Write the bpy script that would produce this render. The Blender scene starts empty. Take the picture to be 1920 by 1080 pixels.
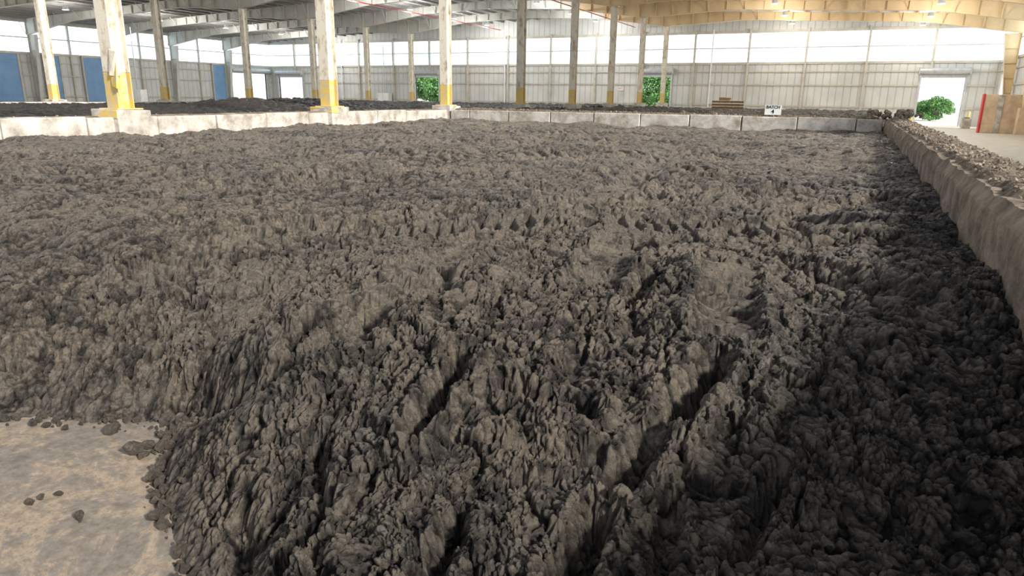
import bpy, math, random
import numpy as np
from mathutils import Matrix, Vector
random.seed(3); rng=np.random.default_rng(5)
A=math.radians(25.5); SA,CA=math.sin(A),math.cos(A)
CAMZ=2.05
# ---------------------------------------------------------------- noise
def hsh(ix,iy,s):
    n=(ix.astype(np.int64)*374761393+iy.astype(np.int64)*668265263+s*144269504)&0xFFFFFFFF
    n=((n^(n>>13))*1274126177)&0xFFFFFFFF
    n=(n^(n>>15))*2246822519&0xFFFFFFFF
    n=n^(n>>16)
    return n.astype(np.float64)/4294967296.0
def vnoise(x,y,s=0):
    ix=np.floor(x);iy=np.floor(y);fx=x-ix;fy=y-iy
    fx=fx*fx*fx*(fx*(fx*6-15)+10);fy=fy*fy*fy*(fy*(fy*6-15)+10)
    a=hsh(ix,iy,s);b=hsh(ix+1,iy,s);c=hsh(ix,iy+1,s);d=hsh(ix+1,iy+1,s)
    return (a*(1-fx)+b*fx)*(1-fy)+(c*(1-fx)+d*fx)*fy*1.0
def gn(x,y,s=0):
    ix=np.floor(x);iy=np.floor(y);fx=x-ix;fy=y-iy
    ux=fx*fx*fx*(fx*(fx*6-15)+10);uy=fy*fy*fy*(fy*(fy*6-15)+10)
    def c(dx,dy):
        a=hsh(ix+dx,iy+dy,s)*6.2832
        return np.cos(a)*(fx-dx)+np.sin(a)*(fy-dy)
    return ((c(0,0)*(1-ux)+c(1,0)*ux)*(1-uy)+(c(0,1)*(1-ux)+c(1,1)*ux)*uy)*1.5
def fbm(x,y,s=0,o=4):
    t=0;a=.5
    for i in range(o):
        t=t+a*(vnoise(x+i*17.3,y-i*9.1,s+i)-.5)*2;x=x*2.03;y=y*2.03;a*=.5
    return t
def voro(x,y,s=0,tilt=False):
    ix=np.floor(x);iy=np.floor(y)
    f1=np.full(x.shape,9.);f2=np.full(x.shape,9.);idv=np.zeros(x.shape);ti=np.zeros(x.shape)
    for dx in(-1,0,1):
        for dy in(-1,0,1):
            cx=ix+dx;cy=iy+dy
            px=cx+.05+.9*hsh(cx,cy,s);py=cy+.05+.9*hsh(cx,cy,s+7)
            d=np.hypot(px-x,py-y)
            r=hsh(cx,cy,s+13)
            nw=d<f1
            if tilt:
                a=hsh(cx,cy,s+19)*6.2832
                ti=np.where(nw,np.cos(a)*(x-px)+np.sin(a)*(y-py),ti)
            f2=np.where(nw,f1,np.minimum(f2,d));idv=np.where(nw,r,idv);f1=np.where(nw,d,f1)
    if tilt: return f1,f2,idv,ti
    return f1,f2,idv
def sst(a,b,x):
    t=np.clip((x-a)/(b-a),0,1);return t*t*(3-2*t)
# ---------------------------------------------------------------- materials
def newmat(name):
    m=bpy.data.materials.new(name);m.use_nodes=True
    nt=m.node_tree;return m,nt,nt.nodes['Principled BSDF']
def N(nt,t,**k):
    n=nt.nodes.new(t)
    for a,b in k.items():
        if a in n.inputs: n.inputs[a].default_value=b
        else: setattr(n,a,b)
    return n
def ramp(nt,fac,stops):
    r=nt.nodes.new('ShaderNodeValToRGB');e=r.color_ramp.elements
    while len(e)<len(stops): e.new(.5)
    for i,(p,c) in enumerate(stops):
        e[i].position=p;e[i].color=(*c,1)
    nt.links.new(fac,r.inputs[0]);return r.outputs[0]
def M(name,c1,c2=None,scale=3,rough=.7,bump=0,bscale=None,metal=0,spec=.3,lo=.35,hi=.65,stretch=(1,1,1)):
    m,nt,b=newmat(name)
    c2=c2 or tuple(x*.8 for x in c1)
    tc=N(nt,'ShaderNodeTexCoord');mp=N(nt,'ShaderNodeMapping');mp.inputs['Scale'].default_value=stretch
    nt.links.new(tc.outputs['Object'],mp.inputs[0])
    n=N(nt,'ShaderNodeTexNoise',Scale=scale,Detail=8.,Roughness=.65)
    nt.links.new(mp.outputs[0],n.inputs['Vector'])
    nt.links.new(ramp(nt,n.outputs['Fac'],[(lo,c1),(hi,c2)]),b.inputs['Base Color'])
    b.inputs['Roughness'].default_value=rough;b.inputs['Metallic'].default_value=metal
    b.inputs['Specular IOR Level'].default_value=spec
    if bump:
        n2=N(nt,'ShaderNodeTexNoise',Scale=bscale or scale*6,Detail=8.)
        nt.links.new(tc.outputs['Object'],n2.inputs['Vector'])
        bp=N(nt,'ShaderNodeBump',Strength=bump,Distance=.02)
        nt.links.new(n2.outputs['Fac'],bp.inputs['Height']);nt.links.new(bp.outputs[0],b.inputs['Normal'])
    return m
def mudmat():
    m,nt,b=newmat('wet_sludge')
    tc=N(nt,'ShaderNodeTexCoord')
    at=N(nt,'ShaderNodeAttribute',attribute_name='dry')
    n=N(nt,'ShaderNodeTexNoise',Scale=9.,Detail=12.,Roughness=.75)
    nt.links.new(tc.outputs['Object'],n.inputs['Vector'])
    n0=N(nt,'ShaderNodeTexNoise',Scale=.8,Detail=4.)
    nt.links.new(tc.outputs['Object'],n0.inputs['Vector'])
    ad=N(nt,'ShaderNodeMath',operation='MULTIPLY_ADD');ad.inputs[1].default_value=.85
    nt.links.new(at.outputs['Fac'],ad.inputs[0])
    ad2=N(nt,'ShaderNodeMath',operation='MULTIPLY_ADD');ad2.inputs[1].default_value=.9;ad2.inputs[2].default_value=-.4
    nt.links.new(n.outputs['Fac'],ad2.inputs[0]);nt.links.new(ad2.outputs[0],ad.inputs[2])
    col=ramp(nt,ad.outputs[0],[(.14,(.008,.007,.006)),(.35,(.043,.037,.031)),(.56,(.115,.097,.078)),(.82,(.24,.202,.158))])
    mx=N(nt,'ShaderNodeMix',data_type='RGBA',blend_type='MULTIPLY');mx.inputs[0].default_value=.6
    nt.links.new(col,mx.inputs[6])
    nt.links.new(ramp(nt,n0.outputs['Fac'],[(.4,(.68,.73,.79)),(.6,(1,.985,.96))]),mx.inputs[7])
    nt.links.new(mx.outputs[2],b.inputs['Base Color'])
    rr=ramp(nt,n0.outputs['Fac'],[(.35,(.34,.34,.34)),(.62,(.56,.56,.56))])
    nt.links.new(rr,b.inputs['Roughness']);b.inputs['Specular IOR Level'].default_value=.5
    n2=N(nt,'ShaderNodeTexNoise',Scale=30.,Detail=12.,Roughness=.8,Distortion=.2)
    nt.links.new(tc.outputs['Object'],n2.inputs['Vector'])
    # short irregular fissures : |noise-.5|
    n3=N(nt,'ShaderNodeTexNoise',Scale=19.,Detail=7.,Roughness=.7)
    nt.links.new(tc.outputs['Object'],n3.inputs['Vector'])
    sb=N(nt,'ShaderNodeMath',operation='SUBTRACT');sb.inputs[1].default_value=.5;nt.links.new(n3.outputs['Fac'],sb.inputs[0])
    ab=N(nt,'ShaderNodeMath',operation='ABSOLUTE');nt.links.new(sb.outputs[0],ab.inputs[0])
    fs=ramp(nt,ab.outputs[0],[(0,(0,0,0)),(.045,(1,1,1))])
    sm=N(nt,'ShaderNodeMath',operation='MULTIPLY_ADD');sm.inputs[1].default_value=.26
    nt.links.new(fs,sm.inputs[0]);nt.links.new(n2.outputs['Fac'],sm.inputs[2])
    bp=N(nt,'ShaderNodeBump',Strength=1.,Distance=.03)
    nt.links.new(sm.outputs[0],bp.inputs['Height']);nt.links.new(bp.outputs[0],b.inputs['Normal'])
    return m
MUD=mudmat()
CONC=M('block_concrete',(.32,.255,.19),(.11,.088,.066),3.2,.9,.7,30,lo=.3,hi=.62)
CONCW=M('pale_concrete',(.58,.55,.5),(.27,.235,.19),2.5,.9,.4,30,lo=.38,hi=.66)
CONCT=M('tan_concrete',(.7,.54,.37),(.5,.38,.26),1.5,.9,.3,30)
GRAV=M('gravel_dirt',(.3,.235,.165),(.08,.065,.05),14,.95,1,90,lo=.38,hi=.6)
STEELC=M('flaking_column_paint',(.7,.65,.54),(.38,.27,.17),5,.65,.3,30,lo=.5,hi=.7,stretch=(1,1,.5))
YEL=M('worn_yellow_paint',(.7,.48,.09),(.52,.44,.3),6,.6,.3,30,lo=.42,hi=.6)
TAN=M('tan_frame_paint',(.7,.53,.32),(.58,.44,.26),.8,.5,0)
HAZEF=M('hazed_frame_paint',(.54,.53,.49),(.44,.43,.39),.8,.55,0)  # tan rafters of the left side, greyed by haze painted into the colour
GIRT=M('girt_paint',(.54,.5,.43),(.42,.39,.33),2,.6)
ROOF=M('roof_insulation',(.7,.7,.68),(.58,.58,.57),.5,.8)
ROOFD=M('purlin_steel',(.28,.27,.25),(.2,.19,.18),1,.6)
BLUE=M('blue_door_paint',(.2,.34,.54),(.16,.29,.47),1,.5)
RED=M('red_paint',(.6,.05,.04),(.45,.04,.03),3,.5)
WHT=M('white_paint',(.8,.8,.78),(.68,.68,.66),2,.5)
DARK=M('black_lettering',(.02,.02,.02),(.03,.03,.03),3,.6)
WOOD=M('weathered_timber',(.42,.25,.1),(.2,.12,.06),4,.8,stretch=(1,6,6))
STONE=M('debris_stone',(.36,.3,.23),(.07,.058,.047),9,.85,.4,40)
ALU=M('galvanised_steel',(.55,.56,.57),(.42,.43,.44),4,.45,metal=.5)
LEAF=M('leaves',(.09,.24,.07),(.22,.42,.15),1.5,.6)
BARK=M('bark',(.15,.1,.06),(.08,.05,.03),8,.9,.5)
GROUND=M('yard_paving',(.7,.69,.66),(.6,.59,.56),.3,.9)
def wallmat():
    m,nt,b=newmat('ribbed_wall_panel')
    tc=N(nt,'ShaderNodeTexCoord');sp=N(nt,'ShaderNodeSeparateXYZ');nt.links.new(tc.outputs['Object'],sp.inputs[0])
    ad=N(nt,'ShaderNodeMath',operation='ADD');nt.links.new(sp.outputs[0],ad.inputs[0]);nt.links.new(sp.outputs[1],ad.inputs[1])
    mu=N(nt,'ShaderNodeMath',operation='MULTIPLY');mu.inputs[1].default_value=1.65;nt.links.new(ad.outputs[0],mu.inputs[0])
    fr=N(nt,'ShaderNodeMath',operation='FRACT');nt.links.new(mu.outputs[0],fr.inputs[0])
    st=ramp(nt,fr.outputs[0],[(0,(0,0,0)),(.12,(1,1,1)),(.88,(1,1,1)),(1,(0,0,0))])
    n=N(nt,'ShaderNodeTexNoise',Scale=.5,Detail=6.);nt.links.new(tc.outputs['Object'],n.inputs['Vector'])
    c=ramp(nt,n.outputs['Fac'],[(.35,(.6,.6,.57)),(.65,(.5,.5,.48))])
    mx=N(nt,'ShaderNodeMix',data_type='RGBA',blend_type='MULTIPLY');mx.inputs[0].default_value=.3
    nt.links.new(c,mx.inputs[6]);nt.links.new(st,mx.inputs[7]);nt.links.new(mx.outputs[2],b.inputs['Base Color'])
    b.inputs['Roughness'].default_value=.6
    bp=N(nt,'ShaderNodeBump',Strength=.5,Distance=.03);nt.links.new(st,bp.inputs['Height']);nt.links.new(bp.outputs[0],b.inputs['Normal'])
    return m
WALL=wallmat()
def bandmat():
    m,nt,b=newmat('translucent_fibreglass')
    t=N(nt,'ShaderNodeBsdfTranslucent');t.inputs[0].default_value=(.85,.93,.97,1)
    e=N(nt,'ShaderNodeEmission');e.inputs[1].default_value=.92  # daylight glow put into the panel as emission
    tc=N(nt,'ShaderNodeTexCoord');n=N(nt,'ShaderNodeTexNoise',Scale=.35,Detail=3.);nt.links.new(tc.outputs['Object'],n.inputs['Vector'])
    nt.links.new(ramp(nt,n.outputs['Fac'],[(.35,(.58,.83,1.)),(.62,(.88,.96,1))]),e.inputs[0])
    a=N(nt,'ShaderNodeAddShader');nt.links.new(t.outputs[0],a.inputs[0]);nt.links.new(e.outputs[0],a.inputs[1])
    nt.links.new(a.outputs[0],nt.nodes['Material Output'].inputs[0]);return m
BAND=bandmat()
def floormat():
    m,nt,b=newmat('stained_floor_slab')
    tc=N(nt,'ShaderNodeTexCoord')
    n=N(nt,'ShaderNodeTexNoise',Scale=1.9,Detail=13.,Roughness=.82,Distortion=.5);nt.links.new(tc.outputs['Object'],n.inputs['Vector'])
    n1=N(nt,'ShaderNodeTexNoise',Scale=16.,Detail=8.,Roughness=.7);nt.links.new(tc.outputs['Object'],n1.inputs['Vector'])
    c=ramp(nt,n.outputs['Fac'],[(.38,(.165,.147,.125)),(.5,(.24,.207,.168)),(.54,(.38,.29,.2)),(.57,(.255,.218,.175)),(.7,(.185,.165,.137))])
    mx=N(nt,'ShaderNodeMix',data_type='RGBA',blend_type='MULTIPLY');mx.inputs[0].default_value=.8
    nt.links.new(c,mx.inputs[6]);nt.links.new(ramp(nt,n1.outputs['Fac'],[(.38,(.62,.6,.58)),(.58,(1,1,1))]),mx.inputs[7])
    sp=N(nt,'ShaderNodeSeparateXYZ');nt.links.new(tc.outputs['Object'],sp.inputs[0])
    r=N(nt,'ShaderNodeMapRange');r.inputs[1].default_value=10;r.inputs[2].default_value=26
    nt.links.new(sp.outputs[1],r.inputs[0])
    m2=N(nt,'ShaderNodeMix',data_type='RGBA');nt.links.new(r.outputs[0],m2.inputs[0])
    nt.links.new(mx.outputs[2],m2.inputs[6])
    nt.links.new(ramp(nt,n.outputs['Fac'],[(.35,(.6,.53,.44)),(.65,(.46,.41,.34))]),m2.inputs[7])
    nt.links.new(m2.outputs[2],b.inputs['Base Color'])
    nt.links.new(ramp(nt,n.outputs['Fac'],[(.35,(.38,.38,.38)),(.6,(.65,.65,.65))]),b.inputs['Roughness'])
    bp=N(nt,'ShaderNodeBump',Strength=.2,Distance=.006);nt.links.new(n1.outputs['Fac'],bp.inputs['Height']);nt.links.new(bp.outputs[0],b.inputs['Normal'])
    return m
FLOOR=floormat()
# ---------------------------------------------------------------- mesh builder
class MB:
    def __init__(s): s.v=[];s.f=[];s.m=[];s.mats=[]
    def mi(s,mat):
        if mat not in s.mats: s.mats.append(mat)
        return s.mats.index(mat)
    def box(s,x0,x1,y0,y1,z0,z1,mat,jit=0):
        b=len(s.v)
        for z in(z0,z1):
            for x,y in((x0,y0),(x1,y0),(x1,y1),(x0,y1)):
                s.v.append((x+random.uniform(-jit,jit),y+random.uniform(-jit,jit),z+random.uniform(-jit,jit)))
        k=s.mi(mat)
        for q in((0,3,2,1),(4,5,6,7),(0,1,5,4),(1,2,6,5),(2,3,7,6),(3,0,4,7)):
            s.f.append(tuple(b+i for i in q));s.m.append(k)
    def poly(s,pts,mat):
        b=len(s.v);s.v+=list(pts);s.f.append(tuple(range(b,b+len(pts))));s.m.append(s.mi(mat))
    def prism(s,prof,axis,a0,a1,mat):
        b=len(s.v);n=len(prof);k=s.mi(mat)
        for a in(a0,a1):
            for p,q in prof:
                s.v.append((a,p,q) if axis=='x' else ((p,a,q) if axis=='y' else (p,q,a)))
        s.f.append(tuple(b+i for i in range(n)));s.m.append(k)
        s.f.append(tuple(b+n+i for i in reversed(range(n))));s.m.append(k)
        for i in range(n):
            j=(i+1)%n;s.f.append((b+i,b+n+i,b+n+j,b+j));s.m.append(k)
    def tube(s,p,q,r,mat,n=8):
        p=Vector(p);q=Vector(q);d=(q-p).normalized();a=d.orthogonal().normalized();c=d.cross(a);b=len(s.v);k=s.mi(mat)
        for o in(p,q):
            for i in range(n):
                t=2*math.pi*i/n;s.v.append(tuple(o+a*math.cos(t)*r+c*math.sin(t)*r))
        for i in range(n):
            j=(i+1)%n;s.f.append((b+i,b+j,b+n+j,b+n+i));s.m.append(k)
        s.f.append(tuple(b+i for i in reversed(range(n))));s.m.append(k)
        s.f.append(tuple(b+n+i for i in range(n)));s.m.append(k)
    def obj(s,name,bevel=0,loc=None,parent=None):
        me=bpy.data.meshes.new(name);me.from_pydata(s.v,[],s.f)
        for m in s.mats: me.materials.append(m)
        me.polygons.foreach_set('material_index',s.m);me.update()
        o=bpy.data.objects.new(name,me);bpy.context.scene.collection.objects.link(o)
        if loc: o.location=loc
        if parent: o.parent=parent
        if bevel:
            bv=o.modifiers.new('b','BEVEL');bv.width=bevel;bv.segments=2;bv.limit_method='ANGLE'
        return o
def npmesh(name,V,F,mat,smooth=True,attr=None,parent=None):
    me=bpy.data.meshes.new(name);nf,k=F.shape
    me.vertices.add(len(V));me.vertices.foreach_set('co',V.astype(np.float32).ravel())
    me.loops.add(nf*k);me.loops.foreach_set('vertex_index',F.astype(np.int32).ravel())
    me.polygons.add(nf);me.polygons.foreach_set('loop_start',np.arange(0,nf*k,k,dtype=np.int32))
    me.polygons.foreach_set('use_smooth',np.full(nf,smooth))
    me.update(calc_edges=True);me.validate()
    if attr is not None:
        a=me.attributes.new('dry','FLOAT','POINT');a.data.foreach_set('value',attr.astype(np.float32).ravel())
    me.materials.append(mat)
    o=bpy.data.objects.new(name,me);bpy.context.scene.collection.objects.link(o)
    if parent: o.parent=parent
    return o
def gridfaces(mask):
    nr,nt=mask.shape;idx=np.arange(nr*nt).reshape(nr,nt)
    ok=mask[:-1,:-1]&mask[1:,:-1]&mask[1:,1:]&mask[:-1,1:]
    F=np.stack([idx[:-1,:-1],idx[:-1,1:],idx[1:,1:],idx[1:,:-1]],-1)[ok]
    return F
def compact(V,F,attr):
    used=np.zeros(len(V),bool);used[F.ravel()]=True
    mp=np.cumsum(used)-1
    return V[used],mp[F],attr[used]
# ---------------------------------------------------------------- MUD PILE
nT,nR=1350,1800
th=np.radians(np.linspace(-88,42,nT));rr=.9*np.exp(np.linspace(0,math.log(33/.9),nR))
R,T=np.meshgrid(rr,th,indexing='ij')
X=R*np.sin(T);Y=R*np.cos(T)
U=X*CA+Y*SA;Vv=-X*SA+Y*CA
w1=fbm(X*1.3,Y*1.3,11,3);w2=fbm(X*1.3+50,Y*1.3,12,3)
ULX=[0,1.5,2.6,3.3,3.75,4.2,9];ULY=[-.95,-1.1,-1.42,-1.93,-2.1,-2.3,-3.2]
ul=np.interp(Vv,ULX,ULY)
e1=fbm(U*1.6,Vv*1.6,21,4)*.22+fbm(U*9,Vv*9,22,3)*.06
dL=Vv-4.02+e1+.05*np.abs(U+3);dR=U-ul+e1*.6
hL=.97*(1-np.exp(-np.clip(dL,0,50)/1.0))
top=.46+.5*sst(1.2,3.9,Vv)
hR=top*(1-np.exp(-np.clip(dR,0,50)/.75))
env=np.maximum(hL,hR);inside=np.maximum(dL,dR)>-.05
env+=.07*sst(3,9,Vv)+.04*sst(-8,-15,X)
env+=.16*sst(2.0,4.0,Vv)*sst(1.2,.1,.85-X)-.08*sst(1.0,.1,.85-X)
amp=sst(-.02,.3,env)
env+=amp*(.08*fbm(X*.55,Y*.55,31,3)+.12*fbm(U*1.5,Vv*1.3,36,3)+.05*fbm(U*3.2,Vv*2.8,38,2))
def seg(pts,w,depth,rim=.25):
    best=np.full(X.shape,9.)
    for (a,b),(c,d) in zip(pts[:-1],pts[1:]):
        L2=(c-a)**2+(d-b)**2;t=np.clip(((U-a)*(c-a)+(Vv-b)*(d-b))/L2,0,1)
        best=np.minimum(best,np.hypot(U-a-t*(c-a),Vv-b-t*(d-b)))
    best=best+.05*w2+.02*fbm(U*8,Vv*8,77,2)
    best=np.maximum(best,0)
    return -depth*np.exp(-(best/w)**2)+depth*rim*np.exp(-((best-2.1*w)/w)**2)
g=seg([(1.02,3.2),(.75,2.85)],.06,.2,.35)
g+=seg([(.62,2.75),(.45,2.5)],.045,.12,.3)
g+=seg([(.34,2.35),(.22,2.1),(.2,1.85)],.045,.15,.3)
g+=seg([(-.25,3.35),(-.42,2.8)],.045,.14,.35)
g+=seg([(-.2,2.35),(-.3,2.05),(-.28,1.8)],.035,.1)
g+=seg([(1.1,2.5),(.8,2.1)],.04,.12)
g+=seg([(.65,2.4),(.5,2.0)],.03,.08)
g+=seg([(-.75,2.3),(-.55,1.8)],.03,.08)
g+=seg([(-2.05,4.1),(-1.75,3.7),(-1.35,3.55),(-1.,3.75),(-.5,4.3)],.13,.17,.3)
g+=seg([(.9,4.4),(.7,4.0)],.05,.14)
g+=seg([(-.9,2.9),(-.75,2.5),(-.95,2.2)],.04,.09)
g+=seg([(0,3.1),(.35,2.9)],.04,.1,.5)
g+=seg([(-.1,2.75),(.4,2.6)],.035,.07,.5)
g+=seg([(-1.2,2.7),(-.9,2.0)],.04,.08)
g+=seg([(2.0,7.5),(1.3,7.2)],.15,.16)
g+=seg([(3.3,8.5),(2.5,7.5)],.13,.14)
g+=seg([(1.8,5),(2.4,3.6)],.1,.1)
g+=seg([(-3,8),(-1,12),(1,18)],.3,.1)
g+=seg([(-6,9),(-3,16)],.3,.1)
g+=seg([(1.5,9),(3.5,15)],.3,.1)
g+=seg([(-1.1,6.5),(2.5,6.9),(4,7.4)],.14,.09)
env+=g*amp
def tread(p,q,w,per,h):
    L=math.hypot(q[0]-p[0],q[1]-p[1]);dx,dy=(q[0]-p[0])/L,(q[1]-p[1])/L
    s=(U-p[0])*dx+(Vv-p[1])*dy+.03*w1;c=-(U-p[0])*dy+(Vv-p[1])*dx+.05*w2
    m=sst(w,w*.8,np.abs(c))*sst(-.05,.15,s)*sst(L+.05,L-.15,s)
    ph=np.abs((((s+.25*np.abs(c))/per)%1)-.5)*2
    return m,h*sst(.25,.65,ph)*m-.07*m+.06*np.exp(-((np.abs(c)-w*1.1)/.07)**2)*sst(-.05,.15,s)*sst(L+.05,L-.15,s)
tm=0
for p,q,w in[((-1.05,3.9),(.15,5.9),.3),((.2,6.2),(1.9,9.5),.35),((-3.8,7.),(-1.5,11),.4),((.5,4.2),(1.0,5.6),.22),((1.1,3.3),(1.5,4.6),.2),((-2.9,5.0),(-1.7,6.6),.28),((-5,12),(4,13.2),.5),((-8,16),(4,17),.6),((-3,9.3),(3.4,10.2),.35),((-9,11),(-4,14),.45),((-6,20),(7,21.5),.6),((-10,22),(0,25),.6),((0,7.4),(3.6,8.4),.3),((-7,8),(-4,9.5),.35),((3,5.6),(1.9,8),.3),((-2.2,6.2),(3.,5.6),.25)]:
    m,h=tread(p,q,w,.135 if p[1]<8 else .26,.06 if p[1]<8 else .08);env+=h*amp;tm=np.maximum(tm,m)
soft=1-.88*tm*(.75+.25*sst(-.3,.3,w1))
flat=1-.35*sst(4.5,12,R)
wx=.12*w1+.05*gn(X*4,Y*4,41)+.017*gn(X*11,Y*11,43)+.008*gn(X*27,Y*27,45);wy=.12*w2+.05*gn(X*4,Y*4+30,42)+.017*gn(X*11,Y*11+9,44)+.008*gn(X*27,Y*27+5,46)
UU=U+wx;VV=Vv+wy
def plates(sc,s,an,cr,rot):
    c_,s_=math.cos(rot),math.sin(rot)
    a=(UU*c_+VV*s_)*sc;b=(-UU*s_+VV*c_)*sc/an
    f1,f2,i,t=voro(a,b,s,True)
    e=sst(0,cr,f2-f1)
    return e,i,t
def billow(f,s,rot,an=1.):
    c_,s_=math.cos(rot),math.sin(rot)
    return np.abs(gn((UU*c_+VV*s_)*f,(-UU*s_+VV*c_)*f/an,s))**.75
patch=sst(-.3,.3,fbm(X*.7,Y*.7,51,3))
p2=sst(-.25,.25,fbm(X*1.6+9,Y*1.6,52,3))
p3=sst(-.2,.2,fbm(X*3.1+4,Y*3.1,53,3))
e1_,i1,t1=plates(2.8,61,1.2,.12,.1);e2,i2,t2=plates(6.3,62,1.4,.2,-.2);e3,i3,t3=plates(15.5,63,1.4,.24,.2);e4,i4,t4=plates(36.,64,1.3,.3,.5)
b1=billow(1.7,70,.1,1.1);b2=billow(4.2,71,-.5,1.1);b3=billow(10.5,72,.7,1.2);b4=billow(24,73,1.1);b5=billow(52,74,.1)
near=sst(14,5,R)
z=env+amp*soft*flat*(.04*(b1-.4)*(.4+.8*patch)+.03*(b2-.4)+.036*(e1_-.8)+.015*(i1-.5)*e1_+.026*t1*e1_)
z+=amp*soft*flat*(.032*(e2-.8)*(.35+.8*p2)+.014*t2*e2)
z=z-.025
z=np.where(inside,np.maximum(z,-.2),-.2)
P=np.stack([X,Y,z],-1)
du=np.gradient(P,axis=1);dv=np.gradient(P,axis=0)
n=np.cross(du,dv);n/=np.linalg.norm(n,axis=-1,keepdims=True)+1e-12
n*=np.sign(n[...,2:3]+1e-9)
a3=sst(32,10,R);a4=sst(13,4,R)
d=amp*((.013*(b3-.4)+.019*(e3-.8)*(.45+.8*p3)+.009*t3*e3)*(.15+.85*soft)*(.5+.5*a3)+(.008*(b4-.4)+.011*(e4-.8)*(1.3-.6*p3)+.005*t4*e4)*a4*(.3+.7*soft)+.005*(b5-.4)*near)
P=P+n*d[...,None]
mask=(P[...,2]>-.08)&inside&(X<.95)&(X>-15.95)&(Y<26.2)&(Y>-1.5)
F=gridfaces(mask)
dry=.1+.2*e1_*sst(.0,.35,b1)+.34*sst(.03,.45,b2)*e2+.34*sst(.03,.4,b3)*e3+.22*e4*sst(0,.4,b4)+.25*fbm(X*.8,Y*.8,91,4)+.04*sst(3,14,R)-.34*sst(.8,0,.85-X)*sst(16,5,Y)+.1*tm  # shade in crevices and along the kerb is painted into this crest-dryness tone
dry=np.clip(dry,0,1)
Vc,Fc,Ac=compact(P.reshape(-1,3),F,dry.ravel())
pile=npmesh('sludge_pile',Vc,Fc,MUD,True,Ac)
import bmesh
def icos(sub):
    bm=bmesh.new();bmesh.ops.create_icosphere(bm,subdivisions=sub,radius=1)
    v=np.array([x.co[:] for x in bm.verts]);f=np.array([[q.index for q in x.verts] for x in bm.faces]);bm.free();return v,f
iv,if_=icos(2)
variants=[]
for k in range(14):
    q=iv.copy()
    for _ in range(9):
        nn=rng.normal(size=3);nn/=np.linalg.norm(nn);dd=rng.uniform(.45,.8)
        s_=q@nn;ov=np.clip(s_-dd,0,None);q=q-ov[:,None]*nn
    q=q+rng.normal(size=q.shape)*.05
    q*=rng.uniform(.65,1.25,3);variants.append(q)
def scatter(name,pts,rad,mat,parent=None,smooth=True):
    VV_=[];FF=[];off=0
    for p,r in zip(pts,rad):
        q=variants[rng.integers(14)];a=rng.uniform(0,6.28);b=rng.uniform(-1,1)
        ca,sa=math.cos(a),math.sin(a);cb,sb=math.cos(b),math.sin(b)
        Rm=np.array([[ca,-sa,0],[sa,ca,0],[0,0,1]])@np.array([[1,0,0],[0,cb,-sb],[0,sb,cb]])
        VV_.append(q@Rm.T*r+p);FF.append(if_+off);off+=len(iv)
    VV_=np.concatenate(VV_);FF=np.concatenate(FF)
    return npmesh(name,VV_,FF,mat,smooth,np.full(len(VV_),.6),parent)
ii,jj=np.nonzero(mask&(R<9))
pick=rng.integers(0,len(ii),5500)
pts=P[ii[pick],jj[pick]];rad=np.clip(.005+.008*rng.pareto(2.4,len(pts)),0,.032)
keep=(pts[:,0]<.75)&(pts[:,2]>.02);pts=pts[keep];rad=rad[keep]
scatter('crumbs',pts+np.array([0,0,.002]),rad,MUD,pile,False)
def uv(u,v,z=0): return np.array([u*CA-v*SA,u*SA+v*CA,z])
fp=[];fr=[]
for u,v,r in[(-2.12,2.99,.04),(-2.47,3.9,.05),(-2.2,3.66,.07),(-2.12,3.6,.04),(-2.45,3.12,.028),(-2.42,3.16,.03),(-2.36,3.2,.025),(-2.15,3.72,.05)]:
    fp.append(uv(u,v,r*.6));fr.append(r)
for k in range(500):
    v=random.uniform(1.9,4.1)
    u=float(np.interp(v,ULX,ULY))-random.gauss(0,.05)+.06
    r=.006+.04*random.random()**2;fp.append(uv(u,v,r*.6));fr.append(r)
for k in range(300):
    u=random.uniform(-5,-2.2);r=.006+.035*random.random()**2
    fp.append(uv(u,4.1-.05*abs(u+3)-random.gauss(0,.06),r*.6));fr.append(r)
scatter('fallen_sludge_clods',fp,fr,MUD,None,False)
# ---------------------------------------------------------------- other beds
def bed(name,x0,x1,y0,y1,zb,res,fn,mat=MUD,seed=0,ampc=.1,dryv=.4):
    xs=np.arange(x0,x1+res,res);ys=np.arange(y0,y1+res,res);XX,YY=np.meshgrid(xs,ys,indexing='xy')
    f1,f2,i=voro(XX*1.6+fbm(XX,YY,seed)*.5,YY*1.6,seed);g1,g2,j=voro(XX*4.2,YY*4.2,seed+3)
    z=zb+fn(XX,YY)+ampc*(sst(0,.3,f2-f1)*(.6+i)-.6)+ampc*.5*(sst(0,.3,g2-g1)*(.6+j)-.6)+.12*fbm(XX*.4,YY*.4,seed+5)
    V=np.stack([XX,YY,z],-1).reshape(-1,3);F=gridfaces(np.ones(XX.shape,bool))
    return npmesh(name,V,F,mat,True,np.full(len(V),dryv))
bed('sludge_bed',-41.6,-16.35,6,57,1.18,.13,lambda x,y:.55*np.exp(-((x+25)/3.5)**2-((y-24)/2.6)**2)+.4*np.exp(-((x+30)/4)**2-((y-33)/3)**2)+.15*sst(25,45,y),seed=5,ampc=.13,dryv=.34)
bed('sludge_bed',-15.7,.75,26.85,50.4,1.25,.13,lambda x,y:.06*np.sin(y*.8),seed=15,ampc=.14,dryv=.55)
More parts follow.
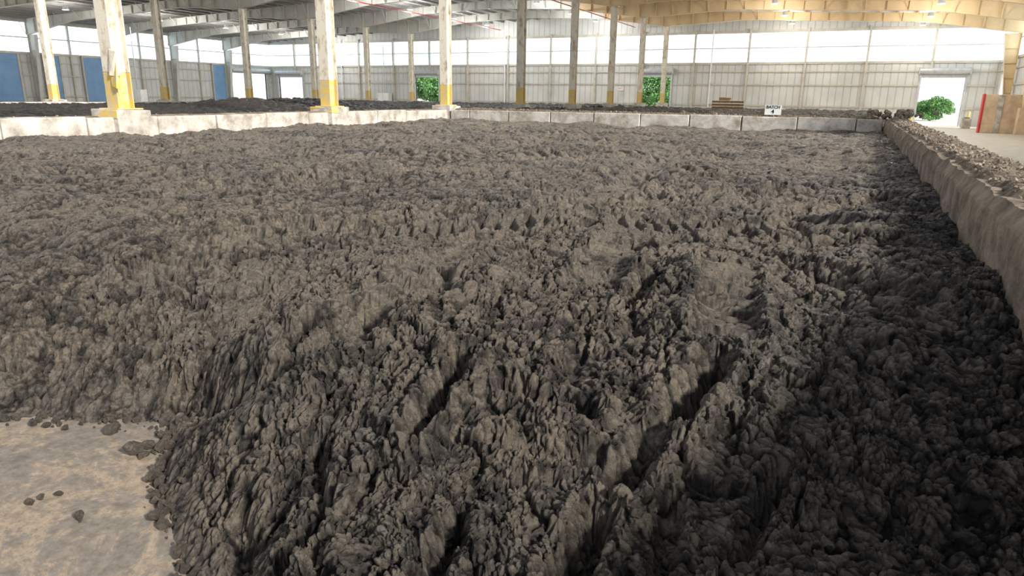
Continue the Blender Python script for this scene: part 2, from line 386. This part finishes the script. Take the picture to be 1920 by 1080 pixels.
# ---------------------------------------------------------------- block walls
def blockwall(name,ax,c,a0,a1,w,h,mat,L=1.83,courses=2,jit=.015):
    b=MB();hh=h/courses
    for k in range(courses):
        t=a0-(L/2 if k%2 else 0)
        while t<a1-.01:
            s=max(t,a0);e=min(t+L,a1)
            if e-s>.15:
                o=random.uniform(-jit,jit)
                if ax=='y': b.box(c-w/2+o,c+w/2+o,s+.012,e-.012,k*hh,(k+1)*hh-.008+random.uniform(-.02,.02)*(k==courses-1),mat,.008)
                else: b.box(s+.012,e-.012,c-w/2+o,c+w/2+o,k*hh,(k+1)*hh-.008+random.uniform(-.02,.02)*(k==courses-1),mat,.008)
            t+=L
    return b.obj(name,.03)
KX=.88;KW=.66
ys_=np.linspace(-2,26.5,1400)
zs=np.linspace(0,1.48,60);YY,ZZ=np.meshgrid(ys_,zs,indexing='ij')
rough_=.02*fbm(YY*2,ZZ*2,201,4)+.008*fbm(YY*14,ZZ*14,202,3)+.03*sst(.03,0,np.abs(((YY+2)%3.66)-1.83))+.06*sst(1.33,1.5,ZZ+.08*fbm(YY*4,ZZ*3,203,3))
V1=np.stack([KX+rough_,YY,ZZ-.03*sst(1.3,1.48,ZZ)*(1+fbm(YY*3,YY*0,204,4))],-1).reshape(-1,3)
V2=np.stack([np.full(len(ys_),KX+KW),ys_,np.full(len(ys_),1.46)],-1);V3=V2.copy();V3[:,2]=0
F1=gridfaces(np.ones(YY.shape,bool));o1=len(V1);m_=len(ys_);tp=np.arange(m_)*60+59
F2=np.stack([tp[:-1],tp[1:],o1+np.arange(1,m_),o1+np.arange(m_-1)],-1);F3=np.stack([o1+np.arange(m_-1),o1+np.arange(1,m_),o1+m_+np.arange(1,m_),o1+m_+np.arange(m_-1)],-1)
npmesh('concrete_block_wall',np.concatenate([V1,V2,V3]),np.concatenate([F1,F2,F3]),CONC,False)
blockwall('concrete_block_wall','x',26.5,-15.5,.85,.6,1.48,CONCW)
blockwall('concrete_block_wall','y',-16,4,26.6,.6,1.47,CONCW)
blockwall('concrete_block_wall','y',-42,6,60,.6,1.4,CONCW)
blockwall('concrete_block_wall','x',57.6,-41.5,-16,.6,1.45,CONCW)
blockwall('concrete_block_wall','y',-16,27.6,50.5,.6,1.3,CONCW)
blockwall('concrete_block_wall','x',50.9,-15.5,1.2,.6,1.45,CONCW)
blockwall('concrete_block_wall','y',1.2,27,50,.6,1.2,CONC)
def cover(name,x0,x1,y0,y1,z,res,h,seed,mat,nst,smin,smax,stone=STONE):
    xs=np.linspace(x0,x1,max(4,int((x1-x0)/res)));ys=np.linspace(y0,y1,max(4,int((y1-y0)/res)))
    XX,YY=np.meshgrid(xs,ys);ex=np.minimum(XX-x0,x1-XX);ey=np.minimum(YY-y0,y1-YY)
    ed=sst(0,.12,np.minimum(ex,ey)+.05*fbm(XX*5,YY*5,seed,2))
    zz=z-.03+ed*(h*(.6+.6*fbm(XX*2.5,YY*2.5,seed,3))+.03+.02*fbm(XX*18,YY*18,seed+2,3))
    V=np.stack([XX,YY,zz],-1).reshape(-1,3);o=npmesh(name,V,gridfaces(np.ones(XX.shape,bool)),mat,True,np.full(V.shape[0],.6))
    i=rng.integers(0,len(V),nst);p=V[i];p=p[p[:,2]>z-.005]
    r=smin+(smax-smin)*rng.random(len(p))**5
    scatter('stones',p,r,stone,o,False)
    return o
cover('gravel_topping',KX+.07,KX+KW-.0,-1.5,26.4,1.46,.03,.06,101,GRAV,8000,.006,.04)
cover('gravel_topping',-15.4,.8,26.25,26.75,1.47,.05,.07,102,GRAV,1500,.015,.06)
cover('gravel_topping',-16.25,-15.75,12.1,26.1,1.46,.05,.035,103,CONC,300,.01,.04)
cover('gravel_topping',-16.25,-15.75,4.2,10.9,1.46,.05,.035,104,CONC,200,.01,.04)
xs=np.linspace(KX+KW+.02,KX+KW+.95,32);ys=np.linspace(3,26,500);XX,YY=np.meshgrid(xs,ys)
t=(XX-xs[0])/(xs[-1]-xs[0]);zz=(1.32*(1-t)**1.0)*(.93+.12*fbm(XX*3,YY*3,120,4))-.03
zz[:,-1]=-.03
V=np.stack([XX,YY,zz],-1).reshape(-1,3);sp=npmesh('spilled_gravel_bank',V,gridfaces(np.ones(XX.shape,bool)),GRAV,True,np.full(len(V),.6))
i=rng.integers(0,len(V),2200);scatter('stones',V[i],.01+.06*rng.random(2200)**5,STONE,sp,False)
pp=[(random.gauss(1.25,.35),random.gauss(26.3,.3),1.5+random.random()*.22) for _ in range(60)]
scatter('rubble_heap',np.array(pp),rng.uniform(.05,.14,60),STONE,None,False)
# ---------------------------------------------------------------- floor / ground
b=MB();b.poly([(-70.3,-12,0),(10.7,-12,0),(10.7,72.3,0),(-70.3,72.3,0)],FLOOR);b.obj('floor')
b=MB();b.poly([(-260,-60,-.06),(220,-60,-.06),(220,330,-.06),(-260,330,-.06)],GROUND);b.obj('yard_ground')
# ---------------------------------------------------------------- walls
YF=72.2;XL=-70;XR=10.4;ZB=5.3;ZE=8.1;RX=-30;ZR=10.2
def zr(x): return ZE+.45+(ZR-ZE-.45)*(1-abs(x-RX)/40.)
fdoors=[(4.75,8.05,4.3),(-20.1,-17.1,4.35),(-47.4,-44.2,4.3),(-68.6,-64.6,4.3)]
b=MB()
x=XL
for d0,d1,h in sorted(fdoors):
    b.box(x,d0,YF,YF+.15,0,ZB,WALL);b.box(d0,d1,YF,YF+.15,h,ZB,WALL);x=d1
b.box(x,XR,YF,YF+.15,0,ZB,WALL)
b.box(XL,XR,YF+.02,YF+.06,ZB,ZE,BAND)
b.prism([(XL,ZE),(XR,ZE),(XR,zr(XR)),(RX,zr(RX)),(XL,zr(XL))],'y',YF,YF+.15,WALL)
b.obj('wall_far')
b=MB()
b.box(XL-.15,XL,24,65.5,0,ZB,WALL);b.box(XL-.15,XL,65.5,71.3,4.4,ZB,WALL);b.box(XL-.15,XL,71.3,YF,0,ZB,WALL)
b.box(XL-.08,XL-.04,24,YF,ZB,ZE,BAND);b.box(XL-.15,XL,24,YF,ZE,ZE+.5,WALL);b.obj('wall_left')
b=MB()
b.box(XR,XR+.15,20,66.8,0,ZB,WALL);b.box(XR,XR+.15,66.8,71.4,4.3,ZB,WALL);b.box(XR,XR+.15,71.4,YF,0,ZB,WALL)
b.box(XR+.04,XR+.08,20,YF,ZB,ZE,BAND);b.box(XR,XR+.15,20,YF,ZE,ZE+.5,WALL);b.obj('wall_right')
b=MB()
for k in range(-13,2):
    px=.3+5.07*k
    if any(d0-.1<px<d1+.1 for d0,d1,h in fdoors): z0=4.35
    else: z0=0
    b.box(px-.09,px+.09,YF-.28,YF-.005,z0,ZE+.3,GIRT)
xs=[XL]+[v for d in sorted(fdoors) for v in d[:2]]+[XR]
for i in range(0,len(xs),2):
    for zz in(1.4,3.3): b.box(xs[i],xs[i+1],YF-.12,YF-.006,zz,zz+.13,GIRT)
for zz,h in((4.5,.1),(ZB-.08,.2),(6.65,.09),(ZE-.08,.25)): b.box(XL,XR,YF-.12,YF-.006,zz,zz+h,GIRT)
b.obj('trim_1')
b=MB()
for zz,h in((1.4,.13),(3.3,.13)): b.box(XL+.006,XL+.12,24,65.4,zz,zz+h,GIRT)
for zz,h in((4.5,.1),(ZB-.08,.2),(6.65,.09),(ZE-.08,.25)): b.box(XL+.006,XL+.12,24,YF,zz,zz+h,GIRT)
for y in np.arange(26.6+3.8,72,7.6):
    if not 65<y<71.5: b.box(XL+.006,XL+.2,y-.08,y+.08,0,ZE,GIRT)
b.obj('trim_2')
b=MB()
for zz,h in((1.4,.13),(3.3,.13)): b.box(XR-.12,XR-.006,20,66.7,zz,zz+h,GIRT)
for zz,h in((4.5,.1),(ZB-.08,.2),(6.65,.09),(ZE-.08,.25)): b.box(XR-.12,XR-.006,20,YF,zz,zz+h,GIRT)
b.obj('trim_3')
for i,(d0,d1,h) in enumerate(fdoors):
    b=MB()
    b.box(d0-.16,d0,YF-.16,YF+.2,0,h+.1,ALU);b.box(d1,d1+.16,YF-.16,YF+.2,0,h+.1,ALU)
    b.box(d0-.16,d1+.16,YF-.16,YF+.2,h,h+.12,ALU)
    b.tube((d0-.2,YF-.42,h+.28),(d1+.2,YF-.42,h+.28),.26,ALU,14)
    b.box(d0-.28,d0-.2,YF-.7,YF-.01,h,h+.56,GIRT);b.box(d1+.2,d1+.28,YF-.7,YF-.01,h,h+.56,GIRT)
    b.box(d0,d1,YF-.03,YF+.03,h-.28,h,ALU)
    b.obj('door_%d'%(i+1))
b=MB()
b.box(XL-.2,XL+.16,65.34,65.5,0,4.5,ALU);b.box(XL-.2,XL+.16,71.3,71.46,0,4.5,ALU);b.box(XL-.2,XL+.16,65.34,71.46,4.4,4.52,ALU)
b.tube((XL+.42,65.3,4.7),(XL+.42,71.5,4.7),.26,ALU,14)
b.obj('door_5')
for i,(y0,y1) in enumerate([(37.9,40.5),(42.9,44.3),(46.7,48.9),(62.6,64.4)]):
    b=MB();b.box(XL+.13,XL+.2,y0,y1,0.05,5.2,BLUE)
    n_=20
    for k in range(n_): b.box(XL+.2,XL+.225,y0+.02,y1-.02,.08+k*5.1/n_,.08+(k+.8)*5.1/n_,BLUE)
    b.box(XL+.12,XL+.26,y0-.12,y0,0,5.25,GIRT);b.box(XL+.12,XL+.26,y1,y1+.12,0,5.25,GIRT);b.box(XL+.12,XL+.3,y0-.12,y1+.12,5.2,5.35,GIRT)
    b.obj('door_%d'%(i+6))
# ---------------------------------------------------------------- columns
def column(x,y,ztop,w=.4,ped=1.62,damage=False,capyel=False):
    b=MB();h=w/2
    b.box(x-.45,x+.45,y-.45,y+.45,0,ped,CONCW,.02)
    if capyel:
        b.box(x-.46,x+.46,y-.462,y-.1,ped-.2,ped-.004,YEL,.02)
    b.box(x-.34,x+.34,y-.34,y+.34,ped,ped+.035,YEL)
    yt=ped+.85
    for z0,z1,m in((ped+.03,yt,YEL),(yt,ztop,STEELC)):
        b.box(x-h,x+h,y-h,y-h+.03,z0,z1,m);b.box(x-h,x+h,y+h-.03,y+h,z0,z1,m)
        b.box(x-.09,x+.09,y-h+.03,y+h-.03,z0,z1,m)
    if damage:
        b.box(x+.16,x+.34,y-.24,y-.1,ped+.8,ped+1.35,STEELC,.05)
        b.box(x+.1,x+.3,y-.26,y-.2,ped+.5,ped+1.1,YEL,.05)
    b.box(x-.3,x+.3,y-.25,y+.25,ztop-.03,ztop,STEELC)
    return b.obj('steel_column',.012)
ys=[11.5+7.6*k for k in range(8)]
def rbot(x):
    base=zr(x)-.25
    d=.62
    for c,a in((-16,1),(-43,1),(XR,1.2),(XL,1.2)):
        d=max(d,.62+.62*a*max(0,1-abs(x-c)/6.5))
    return base-d
for k,y in enumerate(ys):
    column(-16,y,rbot(-16),w=.42 if k<2 else .38,damage=(k==0),capyel=(k<2))
    if k>=1: column(-43,y,rbot(-43),w=.42,ped=1.5)
# ---------------------------------------------------------------- frames + roof
for y in ys[2:]:
    b=MB();step=1.35
    n_=int(round((XR-XL)/step));xx=[XL+(XR-XL)*i/n_ for i in range(n_+1)]
    for i in range(n_):
        xa,xb=xx[i],xx[i+1];m=TAN if (xa+xb)/2>-22 else HAZEF
        za,zb=rbot(xa),rbot(xb);ta,tb=zr(xa)-.25,zr(xb)-.25
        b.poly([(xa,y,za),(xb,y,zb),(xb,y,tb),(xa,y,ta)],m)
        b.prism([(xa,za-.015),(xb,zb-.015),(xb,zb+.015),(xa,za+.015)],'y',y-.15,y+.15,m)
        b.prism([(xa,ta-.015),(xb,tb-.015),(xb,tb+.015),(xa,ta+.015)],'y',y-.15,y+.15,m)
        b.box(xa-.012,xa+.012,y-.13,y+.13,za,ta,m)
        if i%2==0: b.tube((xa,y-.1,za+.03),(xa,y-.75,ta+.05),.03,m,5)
    for s,xw,m in((1,XR-.15,TAN),(-1,XL+.15,HAZEF)):
        zt=rbot(xw)
        pts=[(xw,1.7 if s>0 else 0),(xw-s*.35,1.7 if s>0 else 0),(xw-s*1.05,zt),(xw,zt)]
        b.prism(pts,'y',y-.012,y+.012,m)
        b.prism([pts[1],(pts[1][0]-s*.03,pts[1][1]),(pts[2][0]-s*.03,zt),pts[2]],'y',y-.16,y+.16,m)
        b.box(min(xw,xw-s*.03),max(xw,xw-s*.03),y-.16,y+.16,pts[0][1],zt,m)
        for q in range(1,5):
            zq=pts[0][1]+(zt-pts[0][1])*q/5;wq=.35+.7*q/5
            b.box(min(xw,xw-s*wq),max(xw,xw-s*wq),y-.13,y+.13,zq-.01,zq+.01,m)
        if s>0: b.box(xw-.6,xw+.1,y-.4,y+.4,0,1.7,CONCT)
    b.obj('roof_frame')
b=MB()
for xa,xb in((XL-.2,RX),(RX,XR+.2)):
    b.prism([(xa,zr(xa)),(xb,zr(xb)),(xb,zr(xb)+.08),(xa,zr(xa)+.08)],'y',26,YF+.2,ROOF)
b.obj('ceiling')
b=MB();x=XL+.4
while x<XR:
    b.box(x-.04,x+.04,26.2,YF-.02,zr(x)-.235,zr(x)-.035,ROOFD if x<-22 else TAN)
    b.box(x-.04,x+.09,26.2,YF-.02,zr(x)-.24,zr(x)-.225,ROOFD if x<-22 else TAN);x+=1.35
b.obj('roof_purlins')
b=MB()
for x in(-36,-21): b.tube((x,30,zr(x)-1.0),(x,YF-.4,zr(x)-1.0),.04,RED)
b.tube((XR-.4,50,7.2),(XR-.4,71,8.4),.05,RED)
for x in(-36,-21):
    for y in np.arange(31,72,7.6): b.tube((x,y+2.,zr(x)-1.),(x,y+2.,zr(x)-.2),.012,ALU,5)
b.obj('sprinkler_pipes')
fill_pos=[]
b=MB()
for x in(-58,-36,-24,-6,4):
    for y in(37,45.6,53.2,60.8,67.5):
        zt=zr(x)-.5;b.tube((x,y+1,zt),(x,y+1,zt+.45),.01,ALU,5)
        b.tube((x,y+1,zt-.25),(x,y+1,zt),.2,ALU,12);b.tube((x,y+1,zt-.3),(x,y+1,zt-.25),.24,WHT,12)
        fill_pos.append((x,y+1,zt-.75))
hb=b.obj('high_bay_lamps')
for q in fill_pos:
    l=bpy.data.lights.new('bay_fill','POINT');l.energy=560 if q[0]<-20 else 420;l.shadow_soft_size=.35;l.color=(1,.99,.97) if q[0]<-20 else (1,.95,.88)  # added fill lights below the bay fixtures, brightening the dim hall
    o=bpy.data.objects.new('bay_fill',l);o.location=q;bpy.context.scene.collection.objects.link(o);o.parent=hb
for x in(-13.2,-35.5,-58):
    b=MB();b.tube((x,YF-.4,0),(x,YF-.4,8.4),.06,WHT);
    for z_ in(1.5,3.4,5.3,7): b.box(x-.09,x+.09,YF-.42,YF-.12,z_,z_+.06,ALU)
    b.obj('downpipe')
b=MB();b.box(7.85,XR-.16,58.3,58.9,0,2.55,CONCT,.01);b.box(7.74,7.86,58.26,58.94,0,2.6,RED)
b.box(8.6,8.95,58.24,58.3,0,2.5,CONCW);b.obj('concrete_push_wall',.015)
for x in(4.4,8.6):
    b=MB();b.tube((x,YF-1.2,0),(x,YF-1.2,1.2),.11,YEL,14);b.tube((x,YF-1.2,1.2),(x,YF-1.2,1.26),.08,YEL,14);b.obj('bollard')
b=MB();b.box(7.7,8.3,66.6,67.2,0,.8,CONCW,.02);b.box(7.8,8.2,66.7,67.1,.8,.86,CONC,.01);b.obj('concrete_footing',.03)
for x,y in((-62,46.5),(-51.5,71.6)):
    b=MB();b.box(x-.8,x+.8,y-.35,y+.35,0,2.2,WHT);b.box(x-.75,x-.02,y-.38,y-.35,.1,2.1,WHT);b.box(x+.02,x+.75,y-.38,y-.35,.1,2.1,WHT)
    b.box(x-.1,x-.06,y-.42,y-.38,1,1.3,ALU);b.tube((x,y,2.2),(x,y,7.8),.05,ALU);b.obj('electrical_cabinet',.01)
def text(s,size,loc,mat,parent):
    c=bpy.data.curves.new(s,'FONT');c.body=s;c.size=size;c.align_x='CENTER';c.align_y='CENTER';c.extrude=.004;c.offset=size*.012
    o=bpy.data.objects.new('lettering_'+s.lower(),c);o.location=loc;o.rotation_euler=(math.pi/2,0,0)
    c.materials.append(mat);bpy.context.scene.collection.objects.link(o);o.parent=parent
b=MB();b.box(-22.5,-21.9,YF-.36,YF-.3,2.75,3.1,WHT);b.box(-22.3,-22.1,YF-.3,YF-.12,2.85,3.,ALU);es=b.obj('exit_sign');text('EXIT',.24,(-22.2,YF-.365,2.93),RED,es)
b=MB();sx=-2.6;sy=26.3
b.box(sx-.27,sx+.27,sy-.012,sy+.012,1.53,1.86,WHT)
b.box(sx-.2,sx-.16,sy+.012,sy+.05,1.44,1.82,WOOD);b.box(sx+.16,sx+.2,sy+.012,sy+.05,1.44,1.82,WOOD)
bs=b.obj('batch_sign');text('BATCH',.14,(sx,sy-.018,1.79),DARK,bs);text('4',.19,(sx,sy-.018,1.64),DARK,bs)
b=MB()
px,py=-7.0,44.5
for k in range(4):
    z_=1.3+k*.17
    for s in range(3): b.box(px-.85,px+.85,py-.5+s*.46,py-.42+s*.46,z_,z_+.09,WOOD)
    for s in range(8): b.box(px-.85+s*.22,px-.71+s*.22,py-.55,py+.55,z_+.09,z_+.115,WOOD)
b.box(px-.5,px+.1,py-.3,py+.3,1.96,2.12,WOOD,.02)
b.obj('pallet_stack')
# ---------------------------------------------------------------- vegetation outside
def foliage(name,c,rad,n,leaf,trunk=0):
    cx,cy,cz=c;C=rng.normal(size=(60,3));C/=np.linalg.norm(C,axis=1,keepdims=True);C*=rng.random((60,1))**.4
    C=C*np.array(rad)*.8+np.array(c)
    k=rng.integers(0,60,n);p=rng.normal(size=(n,3));p/=np.linalg.norm(p,axis=1,keepdims=True)
    p=C[k]+p*np.array(rad)*.28*rng.random((n,1))**.3
    p[:,2]=np.maximum(p[:,2],.1)
    a=rng.normal(size=(n,3));a/=np.linalg.norm(a,axis=1,keepdims=True);bb=np.cross(a,rng.normal(size=(n,3)));bb/=np.linalg.norm(bb,axis=1,keepdims=True)
    V=np.stack([p-a*leaf,p+bb*leaf*.5,p+a*leaf,p-bb*leaf*.5],1).reshape(-1,3)
    o=npmesh(name,V,np.arange(4*n).reshape(n,4),LEAF,False)
    t=MB();t.tube((cx,cy,-.06),(cx,cy,cz),max(.08,rad[0]*.05),BARK)
    for _ in range(6):
        q=C[random.randrange(60)];t.tube((cx,cy,cz*.5),tuple(q),.04,BARK,6)
    t.obj('trunk',parent=o)
foliage('leafy_shrub',(7.6,93,1.3),(2.3,1.8,1.5),9000,.12)
foliage('tree',(-32,128,4),(6,4,4.5),7000,.28)
foliage('tree',(-26,112,1.6),(4,3,1.8),5000,.2)
foliage('tree',(-78,124,4.5),(7,4,4.5),7000,.3)
foliage('tree',(-71,118,3),(4,4,3.5),5000,.3)
# ---------------------------------------------------------------- light
w=bpy.data.worlds.new('World');bpy.context.scene.world=w;w.use_nodes=True
nt=w.node_tree;bg=nt.nodes['Background']
tc=N(nt,'ShaderNodeTexCoord');sp_=N(nt,'ShaderNodeSeparateXYZ');nt.links.new(tc.outputs['Generated'],sp_.inputs[0])
nt.links.new(ramp(nt,sp_.outputs[2],[(.0,(1,1,1)),(.1,(.93,.97,1.)),(.35,(.38,.39,.42)),(1,(.38,.39,.42))]),bg.inputs[0])
bg.inputs[1].default_value=1.4
sl=bpy.data.lights.new('sun','SUN');sl.energy=6.8;sl.angle=math.radians(7);sl.color=(1,.95,.87)
so=bpy.data.objects.new('sun',sl);bpy.context.scene.collection.objects.link(so)
so.rotation_euler=Vector((-1,.33,-.62)).to_track_quat('-Z','Y').to_euler()
# ---------------------------------------------------------------- camera
p=math.atan(360/1300);g=math.radians(.74)
hd=Vector((-SA,CA,0));fw=hd*math.cos(p)+Vector((0,0,-math.sin(p)));rt=Vector((CA,SA,0));up=hd*math.sin(p)+Vector((0,0,math.cos(p)))
r2=rt*math.cos(g)+up*math.sin(g);u2=up*math.cos(g)-rt*math.sin(g)
cam=bpy.data.cameras.new('camera');cam.lens=1300/1920*36;cam.sensor_width=36;cam.clip_start=.05;cam.clip_end=600
co=bpy.data.objects.new('camera',cam);bpy.context.scene.collection.objects.link(co)
Mx=Matrix((r2,u2,-fw)).transposed().to_4x4();Mx.translation=(0,0,CAMZ);co.matrix_world=Mx
bpy.context.scene.camera=co
try:
    bpy.context.scene.view_settings.view_transform='Standard'
except Exception as e: print(e)
